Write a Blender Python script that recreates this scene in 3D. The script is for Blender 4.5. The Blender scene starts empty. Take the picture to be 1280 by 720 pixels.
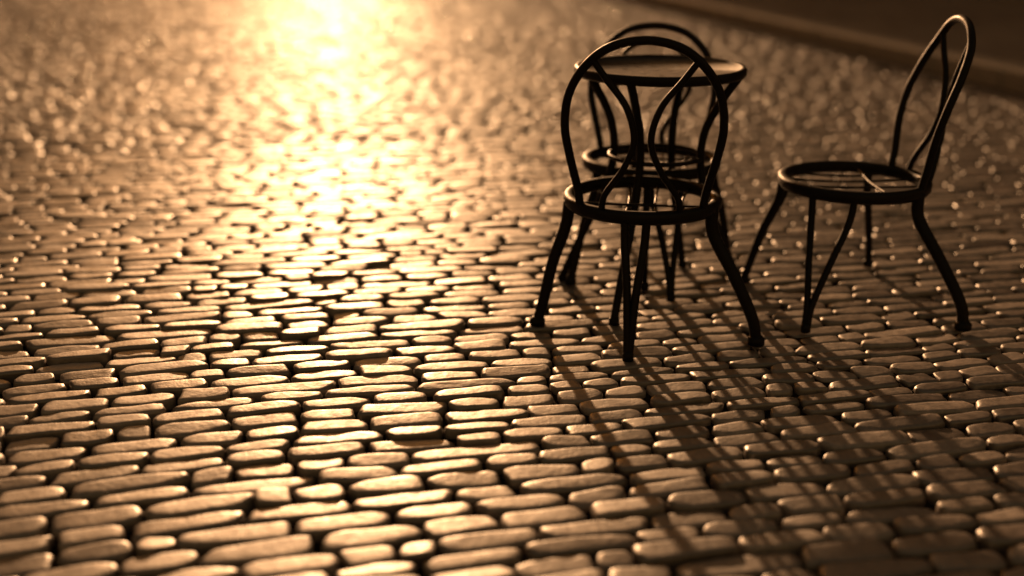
import bpy, math, random
import numpy as np
from mathutils import Vector
random.seed(4); rng=np.random.default_rng(4)
sc=bpy.context.scene
R=math.radians

# ---------------------------------------------------------------- materials
def newmat(name):
    m=bpy.data.materials.new(name); m.use_nodes=True
    nt=m.node_tree; b=nt.nodes['Principled BSDF']
    return m,nt,b
def N(nt,t,**k):
    n=nt.nodes.new(t)
    for a,v in k.items():
        if a in n.inputs: n.inputs[a].default_value=v
        else: setattr(n,a,v)
    return n
def ramp(nt,fac,stops):
    r=nt.nodes.new('ShaderNodeValToRGB')
    e=r.color_ramp.elements
    while len(e)<len(stops): e.new(0.5)
    for i,(p,c) in enumerate(stops):
        e[i].position=p; e[i].color=(c[0],c[1],c[2],1)
    nt.links.new(fac,r.inputs[0]); return r

def mat_stone():
    m,nt,b=newmat('cobble_granite'); L=nt.links
    tc=N(nt,'ShaderNodeTexCoord')
    at=N(nt,'ShaderNodeAttribute'); at.attribute_name='rnd'
    base=ramp(nt,at.outputs['Fac'],[(0,(.08,.058,.046)),(.5,(.155,.118,.095)),(1,(.29,.23,.19))])
    n1=N(nt,'ShaderNodeTexNoise',Scale=38.0,Detail=4.0,Roughness=.7)
    L.new(tc.outputs['Object'],n1.inputs['Vector'])
    sp=ramp(nt,n1.outputs[0],[(.3,(.45,.45,.45)),(.7,(1.3,1.3,1.3))])
    mx=N(nt,'ShaderNodeMix',data_type='RGBA',blend_type='MULTIPLY'); mx.inputs[0].default_value=1
    L.new(base.outputs[0],mx.inputs[6]); L.new(sp.outputs[0],mx.inputs[7])
    L.new(mx.outputs[2],b.inputs['Base Color'])
    ad=N(nt,'ShaderNodeMath',operation='MULTIPLY_ADD'); L.new(at.outputs['Fac'],ad.inputs[0]); ad.inputs[1].default_value=.15
    mr=N(nt,'ShaderNodeMapRange'); mr.inputs[3].default_value=.37; mr.inputs[4].default_value=.52
    mr.inputs[1].default_value=.3; mr.inputs[2].default_value=.7
    L.new(n1.outputs[0],mr.inputs[0]); L.new(mr.outputs[0],ad.inputs[2]); L.new(ad.outputs[0],b.inputs['Roughness'])
    b.inputs['IOR'].default_value=2.25
    bp=N(nt,'ShaderNodeBump',Strength=.4,Distance=.005)
    L.new(n1.outputs[0],bp.inputs['Height']); L.new(bp.outputs[0],b.inputs['Normal'])
    return m
def mat_rough(name,c1,c2,scale,rough=.9,bump=.01,spec=.3):
    m,nt,b=newmat(name); L=nt.links
    tc=N(nt,'ShaderNodeTexCoord')
    n1=N(nt,'ShaderNodeTexNoise',Scale=scale,Detail=4.0,Roughness=.65)
    L.new(tc.outputs['Object'],n1.inputs['Vector'])
    r=ramp(nt,n1.outputs[0],[(.3,c1),(.7,c2)]); L.new(r.outputs[0],b.inputs['Base Color'])
    b.inputs['Roughness'].default_value=rough
    b.inputs['Specular IOR Level'].default_value=spec
    bp=N(nt,'ShaderNodeBump',Strength=.6,Distance=bump)
    L.new(n1.outputs[0],bp.inputs['Height']); L.new(bp.outputs[0],b.inputs['Normal'])
    return m
def mat_brick(name,c1,c2,cm,w,h,mort,rough,rotz=0,bump=.01,off=.5,axes=None):
    m,nt,b=newmat(name); L=nt.links
    tc=N(nt,'ShaderNodeTexCoord')
    src=tc.outputs['Object']
    if axes:
        s=N(nt,'ShaderNodeSeparateXYZ'); c=N(nt,'ShaderNodeCombineXYZ')
        L.new(src,s.inputs[0]); L.new(s.outputs[axes[0]],c.inputs[0]); L.new(s.outputs[axes[1]],c.inputs[1]); src=c.outputs[0]
    br=N(nt,'ShaderNodeTexBrick'); br.offset=off
    br.inputs['Color1'].default_value=(*c1,1);br.inputs['Color2'].default_value=(*c2,1);br.inputs['Mortar'].default_value=(*cm,1)
    br.inputs['Scale'].default_value=1; br.inputs['Brick Width'].default_value=w; br.inputs['Row Height'].default_value=h
    br.inputs['Mortar Size'].default_value=mort; br.inputs['Mortar Smooth'].default_value=.4
    L.new(src,br.inputs['Vector'])
    n1=N(nt,'ShaderNodeTexNoise',Scale=6.0,Detail=5.0,Roughness=.6); L.new(tc.outputs['Object'],n1.inputs['Vector'])
    sp=ramp(nt,n1.outputs[0],[(.3,(.6,.6,.6)),(.7,(1.15,1.15,1.15))])
    mx=N(nt,'ShaderNodeMix',data_type='RGBA',blend_type='MULTIPLY'); mx.inputs[0].default_value=1
    L.new(br.outputs[0],mx.inputs[6]); L.new(sp.outputs[0],mx.inputs[7]); L.new(mx.outputs[2],b.inputs['Base Color'])
    b.inputs['Roughness'].default_value=rough
    iv=N(nt,'ShaderNodeMath',operation='SUBTRACT'); iv.inputs[0].default_value=1; L.new(br.outputs[1],iv.inputs[1])
    bp=N(nt,'ShaderNodeBump',Strength=.8,Distance=bump); L.new(iv.outputs[0],bp.inputs['Height']); L.new(bp.outputs[0],b.inputs['Normal'])
    return m
def mat_iron():
    m,nt,b=newmat('painted_iron'); L=nt.links
    tc=N(nt,'ShaderNodeTexCoord')
    n=N(nt,'ShaderNodeTexNoise',Scale=30.0,Detail=6.0,Roughness=.7); L.new(tc.outputs['Object'],n.inputs['Vector'])
    r=ramp(nt,n.outputs[0],[(.45,(.006,.0045,.004)),(.62,(.010,.007,.005)),(.8,(.03,.014,.007))]); L.new(r.outputs[0],b.inputs['Base Color'])
    rr=ramp(nt,n.outputs[0],[(.35,(.36,)*3),(.75,(.7,)*3)]); L.new(rr.outputs[0],b.inputs['Roughness'])
    b.inputs['Specular IOR Level'].default_value=.2
    bp=N(nt,'ShaderNodeBump',Strength=.35,Distance=.002); L.new(n.outputs[0],bp.inputs['Height']); L.new(bp.outputs[0],b.inputs['Normal'])
    return m
M_stone=mat_stone()
M_soil=mat_rough('joint_soil',(.010,.007,.004),(.03,.02,.013),40,1.0,.01,.05)
M_iron=mat_iron()
M_kerb=mat_rough('kerb_granite',(.28,.24,.20),(.42,.37,.32),25,.5,.004,.5)
M_pave=mat_brick('pavement_slabs',(.27,.235,.205),(.34,.30,.26),(.07,.06,.05),.9,.6,.012,.48,bump=.01)
M_far=mat_brick('far_cobbles',(.15,.12,.10),(.22,.18,.15),(.03,.022,.015),.17,.08,.012,.5,bump=.02)
M_wall=mat_brick('brick_wall',(.2,.085,.055),(.27,.12,.08),(.24,.21,.18),.22,.075,.01,.85,bump=.006,axes=(1,2))
M_trim=mat_rough('stone_trim',(.22,.2,.17),(.34,.31,.27),12,.8,.003)
M_glass,_,g=newmat('window_glass'); g.inputs['Base Color'].default_value=(.02,.022,.025,1); g.inputs['Roughness'].default_value=.06
M_wood=mat_rough('door_paint',(.03,.05,.04),(.045,.07,.055),8,.45,.001,.5)

# ---------------------------------------------------------------- helpers
def mesh_obj(name,verts,faces,mat,parent=None,smooth=True):
    me=bpy.data.meshes.new(name); me.from_pydata([tuple(v) for v in verts],[],faces); me.update()
    if smooth: me.polygons.foreach_set('use_smooth',[True]*len(me.polygons))
    me.materials.append(mat)
    o=bpy.data.objects.new(name,me); sc.collection.objects.link(o)
    if parent: o.parent=parent
    return o
def empty(name,loc,rz=0):
    e=bpy.data.objects.new(name,None); e.location=loc; e.rotation_euler=(0,0,rz); e.empty_display_size=.1
    sc.collection.objects.link(e); return e
def crom(P,n=8,closed=False):
    P=[Vector(p) for p in P]; out=[]; c=len(P)
    segs=c if closed else c-1
    for i in range(segs):
        if closed: a,b,d,e=P[(i-1)%c],P[i],P[(i+1)%c],P[(i+2)%c]
        else:
            b,d=P[i],P[i+1]; a=P[i-1] if i>0 else b*2-d; e=P[i+2] if i+2<c else d*2-b
        for k in range(n):
            t=k/n
            out.append(.5*((2*b)+(d-a)*t+(2*a-5*b+4*d-e)*t*t+(3*b-a-3*d+e)*t**3))
    if not closed: out.append(P[-1])
    return out
class Geo:
    def __init__(s): s.v=[]; s.f=[]
    def tube(s,P,r,closed=False,seg=10,n=8,smooth=True,flat=1.0):
        pts=crom(P,n,closed) if smooth else [Vector(p) for p in P]
        m=len(pts); rr=r if callable(r) else (lambda t:r)
        up=None; base=len(s.v)
        for i,p in enumerate(pts):
            if closed: t=(pts[(i+1)%m]-pts[i-1]).normalized()
            else: t=(pts[min(i+1,m-1)]-pts[max(i-1,0)]).normalized()
            if up is None:
                up=Vector((0,0,1)) if abs(t.z)<.9 else Vector((1,0,0))
            up=(up-t*up.dot(t)).normalized(); sd=t.cross(up)
            q=rr(i/(m-1))
            for k in range(seg):
                a=2*math.pi*k/seg
                s.v.append(p+up*math.cos(a)*q*flat+sd*math.sin(a)*q)
        for i in range(m if closed else m-1):
            j=(i+1)%m
            for k in range(seg):
                l=(k+1)%seg
                s.f.append((base+i*seg+k,base+i*seg+l,base+j*seg+l,base+j*seg+k))
        if not closed:
            s.f.append(tuple(base+k for k in range(seg))[::-1]); e=base+(m-1)*seg
            s.f.append(tuple(e+k for k in range(seg)))
    def lathe(s,prof,cx=0,cy=0,seg=64,closed=True):
        b=len(s.v); m=len(prof)
        for k in range(seg):
            a=2*math.pi*k/seg
            for r,z in prof: s.v.append(Vector((cx+r*math.cos(a),cy+r*math.sin(a),z)))
        for k in range(seg):
            l=(k+1)%seg
            for i in range(m if closed else m-1):
                j=(i+1)%m
                s.f.append((b+k*m+i,b+l*m+i,b+l*m+j,b+k*m+j))
    def box(s,x0,x1,y0,y1,z0,z1):
        if x0>x1: x0,x1=x1,x0
        b=len(s.v)
        for z in (z0,z1):
            for x,y in ((x0,y0),(x1,y0),(x1,y1),(x0,y1)): s.v.append(Vector((x,y,z)))
        for f in ((0,3,2,1),(4,5,6,7),(0,1,5,4),(1,2,6,5),(2,3,7,6),(3,0,4,7)): s.f.append(tuple(b+i for i in f))
    def obj(s,name,mat,parent=None,smooth=True,bev=0):
        o=mesh_obj(name,s.v,s.f,mat,parent,smooth)
        if bev:
            md=o.modifiers.new('bevel','BEVEL'); md.width=bev; md.segments=2; md.limit_method='ANGLE'
        return o

# ---------------------------------------------------------------- street frame
ST=R(12.8)   # street heading, turned left of +Y
# every street object is authored in (n across, s along) and rotated by +ST about Z
KERB_N=5.57; LEFT_N=-6.6

def cobbles():
    cells=[]
    s=-0.6
    while s<24:
        d=float(np.clip(rng.normal(.073,.006),.060,.088))
        n=LEFT_N+.16+rng.uniform(-.12,0)
        while n<KERB_N-.14:
            l=float(np.clip(rng.normal(.186,.05),.09,.34))
            cells.append((n+l/2,s+d/2,l,d)); n+=l
        s+=d
    C=np.array(cells)
    C=C[(C[:,0]>LEFT_N+.08)&(C[:,0]+C[:,2]/2<KERB_N-.20)]
    def wander(n,s):
        return .06*np.sin(n*.55+s*.21+.6)+.016*np.sin(n*1.5+s*.9)+.004*np.sin(n*4.6-s*1.7)
    V=[];F=[];A=[];off=0
    for near in (True,False):
        sel=C[C[:,1]<6.5] if near else C[C[:,1]>=6.5]
        K=len(sel)
        if near: seg=16; rad=np.array([.62,.86,.955,1.0,1.0]); hz=np.array([.985,.88,.5,-1.0,-6.]) 
        else: seg=8; rad=np.array([.80,1.0,1.0]); hz=np.array([.9,-1.,-6.])
        nr=len(rad)
        th=np.linspace(0,2*math.pi,seg,endpoint=False)+(.0001 if near else math.pi/8)
        gap=rng.uniform(.0035,.0085,K)[:,None]
        hl=sel[:,2][:,None]/2-gap*.75; hd=sel[:,3][:,None]/2-gap*.72
        e=rng.uniform(.30,.74,K)[:,None]
        c=np.cos(th)[None];s_=np.sin(th)[None]
        px=hl*np.sign(c)*np.abs(c)**e; py=hd*np.sign(s_)*np.abs(s_)**e
        ph=rng.uniform(0,6.28,(K,3))
        wob=1+.035*np.sin(2*th[None]+ph[:,:1])+.035*np.sin(3*th[None]+ph[:,1:2])+.03*np.sin(5*th[None]+ph[:,2:])
        px=px*wob; py=py*wob
        shear=rng.normal(0,.12,K)[:,None]; rot=rng.normal(0,.02,K)[:,None]
        taper=rng.normal(0,.09,K)[:,None]
        py=py*(1+taper*px/hl)
        qx=px-py*rot+shear*py; qy=py+px*rot
        crown=rng.uniform(.0025,.0058,K)
        tx=rng.normal(0,.018,K); ty=rng.normal(0,.05,K); z0=rng.normal(-.003,.003,K)
        P=np.zeros((K,1+nr*seg,3))
        for r in range(nr):
            x=qx*rad[r]; y=qy*rad[r]
            z=(crown[:,None]*(hz[r]-1))+(tx[:,None]*x+ty[:,None]*y)*(1 if r<nr-1 else 0)+.0011*np.sin(x*55+ph[:,:1])*(1 if r<nr-2 else 0)
            P[:,1+r*seg:1+(r+1)*seg,0]=x;P[:,1+r*seg:1+(r+1)*seg,1]=y;P[:,1+r*seg:1+(r+1)*seg,2]=z
        P[:,:,2]+=z0[:,None]
        P[:,1+(nr-1)*seg:,2]=-.034
        P[:,:,0]+=sel[:,0][:,None]
        P[:,:,1]+=sel[:,1][:,None]
        P[:,:,1]+=wander(P[:,:,0],P[:,:,1])
        P[:,:,2]+=.008*np.sin(P[:,:,0]*1.3+.7*P[:,:,1])+.006*np.sin(P[:,:,1]*1.9-P[:,:,0]*.8)
        nv=1+nr*seg
        tri=[[0,1+k,1+(k+1)%seg] for k in range(seg)]
        quad=[[1+r*seg+k,1+(r+1)*seg+k,1+(r+1)*seg+(k+1)%seg,1+r*seg+(k+1)%seg] for r in range(nr-1) for k in range(seg)]
        base=(off+np.arange(K)*nv)[:,None,None]
        T=(np.array(tri)[None]+base).reshape(-1,3); Q=(np.array(quad)[None]+base).reshape(-1,4)
        V.append(P.reshape(-1,3)); F.append((T,Q)); A.append(np.repeat(rng.beta(1.6,2.0,K),nv)); off+=K*nv
    V=np.concatenate(V); A=np.concatenate(A)
    T=np.concatenate([f[0] for f in F]);Q=np.concatenate([f[1] for f in F])
    me=bpy.data.meshes.new('cobblestone_street')
    me.vertices.add(len(V)); me.vertices.foreach_set('co',V.astype(np.float32).ravel())
    loops=np.concatenate([T.ravel(),Q.ravel()]).astype(np.int32)
    me.loops.add(len(loops)); me.loops.foreach_set('vertex_index',loops)
    me.polygons.add(len(T)+len(Q))
    st=np.concatenate([np.arange(len(T))*3,len(T)*3+np.arange(len(Q))*4]).astype(np.int32)
    me.polygons.foreach_set('loop_start',st)
    me.polygons.foreach_set('use_smooth',np.ones(len(T)+len(Q),dtype=bool))
    me.update(calc_edges=True); me.validate()
    at=me.attributes.new('rnd','FLOAT','POINT'); at.data.foreach_set('value',A.astype(np.float32))
    me.materials.append(M_stone)
    o=bpy.data.objects.new('cobblestone_street',me); sc.collection.objects.link(o); o.rotation_euler=(0,0,ST)
cobbles()

# joint soil / terrain
g=Geo(); g.v=[Vector(p) for p in ((-400,-400,-.028),(400,-400,-.028),(400,400,-.028),(-400,400,-.028))]; g.f=[(0,1,2,3)]
g.obj('ground',M_soil,smooth=False)
# far continuation of the street
g=Geo(); 
for s0,s1 in ((24.1,300),(-60,-.7)):
    b=len(g.v); g.v+=[Vector((LEFT_N+.05,s0,-.008)),Vector((KERB_N-.02,s0,-.008)),Vector((KERB_N-.02,s1,-.008)),Vector((LEFT_N+.05,s1,-.008))]; g.f.append((b,b+1,b+2,b+3))
o=g.obj('road',M_far,smooth=False); o.rotation_euler=(0,0,ST)

def kerb(n0,n1):
    g=Geo(); s=-20
    while s<60:
        l=random.uniform(.8,1.15); dz=random.uniform(-.006,.006); dn=random.uniform(-.008,.008)
        g.box(n0+dn,n1,s+.006,s+l-.006,-.1,.135+dz); s+=l
    o=g.obj('kerb',M_kerb,smooth=False,bev=.018); o.rotation_euler=(0,0,ST)
kerb(KERB_N,KERB_N+.24); kerb(LEFT_N-.24,LEFT_N)
def pave(n0,n1):
    g=Geo(); g.box(n0,n1,-60,150,-.1,.125)
    o=g.obj('pavement',M_pave,smooth=False); o.rotation_euler=(0,0,ST)
pave(KERB_N+.245,9.7); pave(-10.05,LEFT_N-.245)

# brick buildings along the pavements, the left one an added sky blocker; m=+1 right side, -1 left side (mirrored across)
def building(name,n0,s0,s1,h,m=1):
    e=empty(name,(0,0,0),ST)
    wall=Geo(); trim=Geo(); glass=Geo(); door=Geo()
    def B(G,a,b,*r): G.box(n0+m*a,n0+m*b,*r)
    B(wall,.25,9,s0,s1,0,h)
    B(trim,.08,.248,s0,s1,0,.55)
    B(trim,-.15,.6,s0-.1,s1+.1,h+.003,h+.35)
    bay=3.0; nb=int((s1-s0)/bay); fl=3.4; nf=int(h/fl)
    for i in range(nb):
        a=s0+i*bay; w0=a+.9; w1=a+2.1
        B(wall,.1,.247,a,w0,.553,h); B(wall,.1,.247,w1,a+bay,.553,h)
        for f in range(nf):
            z=f*fl; isdoor=(f==0 and i%4==2)
            zb=z+1.0; zt=z+2.7
            top=(f+1)*fl if f<nf-1 else h
            if not isdoor:
                B(wall,.1,.247,w0+.001,w1-.001,max(z,.553)+.001,zb-.1)
                B(trim,.04,.244,w0-.08,w1+.08,zb-.097,zb-.003)
                B(glass,.235,.246,w0+.06,w1-.06,zb+.06,zt-.06)
                for (x0,x1,y0,y1) in ((w0,w0+.06,zb,zt),(w1-.06,w1,zb,zt),((w0+w1)/2-.025,(w0+w1)/2+.025,zb+.061,zt-.061)):
                    B(trim,.2,.243,x0+.002,x1-.002,y0+.002,y1-.002)
                B(trim,.205,.241,w0+.061,w1-.061,(zb+zt)/2-.025,(zb+zt)/2+.025)
            else:
                B(door,.2,.246,w0+.02,w1-.02,.13,zt)
                for q in (.35,1.3): B(door,.18,.199,w0+.2,w1-.2,q,q+.75)
            B(trim,.06,.245,w0-.1,w1+.1,zt+.003,zt+.2)
            B(wall,.1,.247,w0+.001,w1-.001,zt+.203,top-.002)
    wall.obj('walls',M_wall,e,False); trim.obj('trim',M_trim,e,False); glass.obj('windows',M_glass,e,False); door.obj('door',M_wood,e,False)
building('left_shade_building',9.65,4,106,10.6)
building('left_shade_building',-10.0,8,80,14.0,-1)  # out of view, added to block low sky and darken reflections on the left

# ---------------------------------------------------------------- furniture
SEAT=.42; RR=.25
def pol(a,r,z): return Vector((r*math.cos(a),r*math.sin(a),z))
def chair(name,cx,cy,back,legs,TOP=.535,WS=1.0,inner=(1,1)):
    e=empty(name,(cx,cy,0)); B=R(back)
    bd=Vector((math.cos(B),math.sin(B),0)); td=Vector((-math.sin(B),math.cos(B),0))
    def bp(w,h):
        w=w*WS
        k=h/TOP; o=(1-k)*math.sqrt(max(.0,(RR-.01)**2-min(abs(w),.2)**2))+k*.30
        o+=.05*(1-min(1,(w/.2)**2))*k*(1-k)
        return bd*o+td*w+Vector((0,0,SEAT+h))
    g=Geo()
    prof=[(RR-.028,SEAT-.018),(RR-.019,SEAT-.025),(RR-.002,SEAT-.025),(RR+.006,SEAT-.014),(RR+.006,SEAT+.008),(RR-.002,SEAT+.016),(RR-.019,SEAT+.016),(RR-.028,SEAT+.008)]
    g.lathe(prof); g.obj('seat_ring',M_iron,e)
    g=Geo()
    for q in (-.15,-.05,.05,.15):
        hh=math.sqrt((RR-.02)**2-q*q)
        g.tube([bd*(-hh)+td*q+Vector((0,0,SEAT-.010)),td*q*.85+Vector((0,0,SEAT-.016)),bd*hh+td*q+Vector((0,0,SEAT-.010))],.0042,False,8,5)
    for q in (.07,):
        hh=math.sqrt((RR-.02)**2-q*q)
        g.tube([td*(-hh)+bd*q+Vector((0,0,SEAT-.006)),bd*q*.85+Vector((0,0,SEAT-.010)),td*hh+bd*q+Vector((0,0,SEAT-.006))],.0045,False,8,5)
    g.obj('seat_lattice',M_iron,e)
    # backrest
    g=Geo()
    T=TOP/.535
    half=[(.19,-.005),(.198,.06),(.222,.17),(.236,.27),(.222,.37),(.175,.455),(.10,.515)]
    g.tube([bp(-w,h*T) for w,h in half]+[bp(0,TOP)]+[bp(w,h*T) for w,h in half[::-1]],.0132,seg=12)
    g.obj('backrest_frame',M_iron,e)
    g=Geo()
    for sgn in (-1,1):
        if inner[0]: g.tube([bp(sgn*w,h*T) for w,h in ((.05,0),(.045,.07),(.09,.16),(.14,.26),(.135,.36),(.09,.44),(.0,.475))],.0102)
        if inner[1]: g.tube([bp(sgn*w,h*T) for w,h in ((.12,0),(.11,.06),(.055,.15),(.025,.24),(.05,.34),(.11,.42),(.15,.475))],.0102)
    g.obj('backrest_scrolls',M_iron,e)
    # legs: (fx,fy,spread,thick)
    for i,(fx,fy,spr,th) in enumerate(legs):
        g=Geo(); a=math.atan2(fy,fx); rf=math.hypot(fx,fy)
        for sg in ((-1,1) if spr>0 else (0,)):
            at=a+sg*R(spr)
            P=[pol(at,RR-.012,SEAT-.006),pol(a+sg*R(spr)*.85,RR+.0,SEAT-.09),pol(a+sg*R(spr)*.38,(RR*.55+rf*.45),SEAT*.5),pol(a+sg*.022,rf-.02,.08),pol(a+sg*.012,rf,.004)]
            g.tube(P,lambda t:th*(1-.12*t),seg=12)
        g.lathe([(.0001,-.008),(th*1.3,-.008),(th*1.3,.012),(th*.8,.022),(.0001,.022)],fx,fy,16,False)
        g.obj('leg_%d'%(i+1),M_iron,e)
    return e
chair('cafe_chair',.423,3.535,262,[(-.338,-.034,0,.020),(-.066,-.341,8,.0135),(.356,-.208,0,.021),(.06,.33,0,.013)],inner=(0,1))
chair('cafe_chair',.517,4.10,84,[(-.30,-.17,0,.016),(.045,-.36,14,.012),(.33,.05,0,.016),(-.05,.33,0,.013)],TOP=.46,inner=(1,0))
chair('cafe_chair',1.18,3.78,-1,[(-.318,.167,9,.0145),(-.216,-.345,17,.0125),(.31,-.32,0,.021),(.20,.36,0,.015)],TOP=.545,WS=.86,inner=(0,1))

def table(cx,cy,H,Rt):
    e=empty('cafe_table',(cx,cy,0))
    g=Geo(); g.lathe([(.0001,H-.012),(Rt-.012,H-.014),(Rt-.002,H-.024),(Rt+.004,H-.016),(Rt+.004,H),(Rt-.002,H+.008),(Rt-.014,H+.007),(Rt-.018,H),(.0001,H)],seg=96,closed=False)
    g.obj('table_top',M_iron,e)
    for i in range(4):
        a=R(-27+90*i); g=Geo()
        P=[pol(a,Rt-.012,H-.016),pol(a,Rt-.06,H-.09),pol(a,.17,H-.20),pol(a,.16,H-.32),pol(a,.20,H*.42),pol(a,.30,.12),pol(a,.35,.004)]
        g.tube(P,.014,seg=12)
        g.lathe([(.0001,-.008),(.018,-.008),(.018,.01),(.0001,.02)],.35*math.cos(a),.35*math.sin(a),16,False)
        g.obj('leg_%d'%(i+1),M_iron,e)
    g=Geo(); g.tube([pol(2*math.pi*k/24,.162,H-.30) for k in range(24)],.008,True,8,3); g.obj('brace_ring',M_iron,e)
table(.50,3.82,.80,.285)

# ---------------------------------------------------------------- light
AZ=R(-9.0); EL=R(10.3)
sv=Vector((math.sin(AZ)*math.cos(EL),math.cos(AZ)*math.cos(EL),math.sin(EL)))
ld=bpy.data.lights.new('sun','SUN'); ld.energy=5; ld.angle=R(.8); ld.color=(1,.55,.26)
lo=bpy.data.objects.new('sun',ld); sc.collection.objects.link(lo); lo.rotation_euler=(-sv).to_track_quat('-Z','Y').to_euler()
w=bpy.data.worlds.new('World'); sc.world=w; w.use_nodes=True
nt=w.node_tree; sky=nt.nodes.new('ShaderNodeTexSky'); sky.sky_type='NISHITA'; sky.sun_disc=False
sky.sun_elevation=EL; sky.sun_rotation=AZ; sky.air_density=2.5; sky.dust_density=5.0; sky.ozone_density=1.0
bg=nt.nodes['Background']; bg.inputs[1].default_value=.085
tint=nt.nodes.new('ShaderNodeMix'); tint.data_type='RGBA'; tint.blend_type='MULTIPLY'; tint.inputs[0].default_value=1
tint.inputs[7].default_value=(1.0,.64,.43,1)      # warm evening haze
nt.links.new(sky.outputs[0],tint.inputs[6]); nt.links.new(tint.outputs[2],bg.inputs[0])

# ---------------------------------------------------------------- camera
cd=bpy.data.cameras.new('camera'); cam=bpy.data.objects.new('camera',cd); sc.collection.objects.link(cam); sc.camera=cam
cam.location=(0,0,1.32); cam.rotation_euler=(R(90-18.9),0,0)
cd.sensor_width=36; cd.lens=36*1400/1280; cd.clip_end=1000; cd.clip_start=.05
cd.dof.use_dof=True; cd.dof.focus_distance=3.3; cd.dof.aperture_fstop=.75
sc.view_settings.view_transform='Standard'; sc.view_settings.look='None'; sc.view_settings.exposure=0
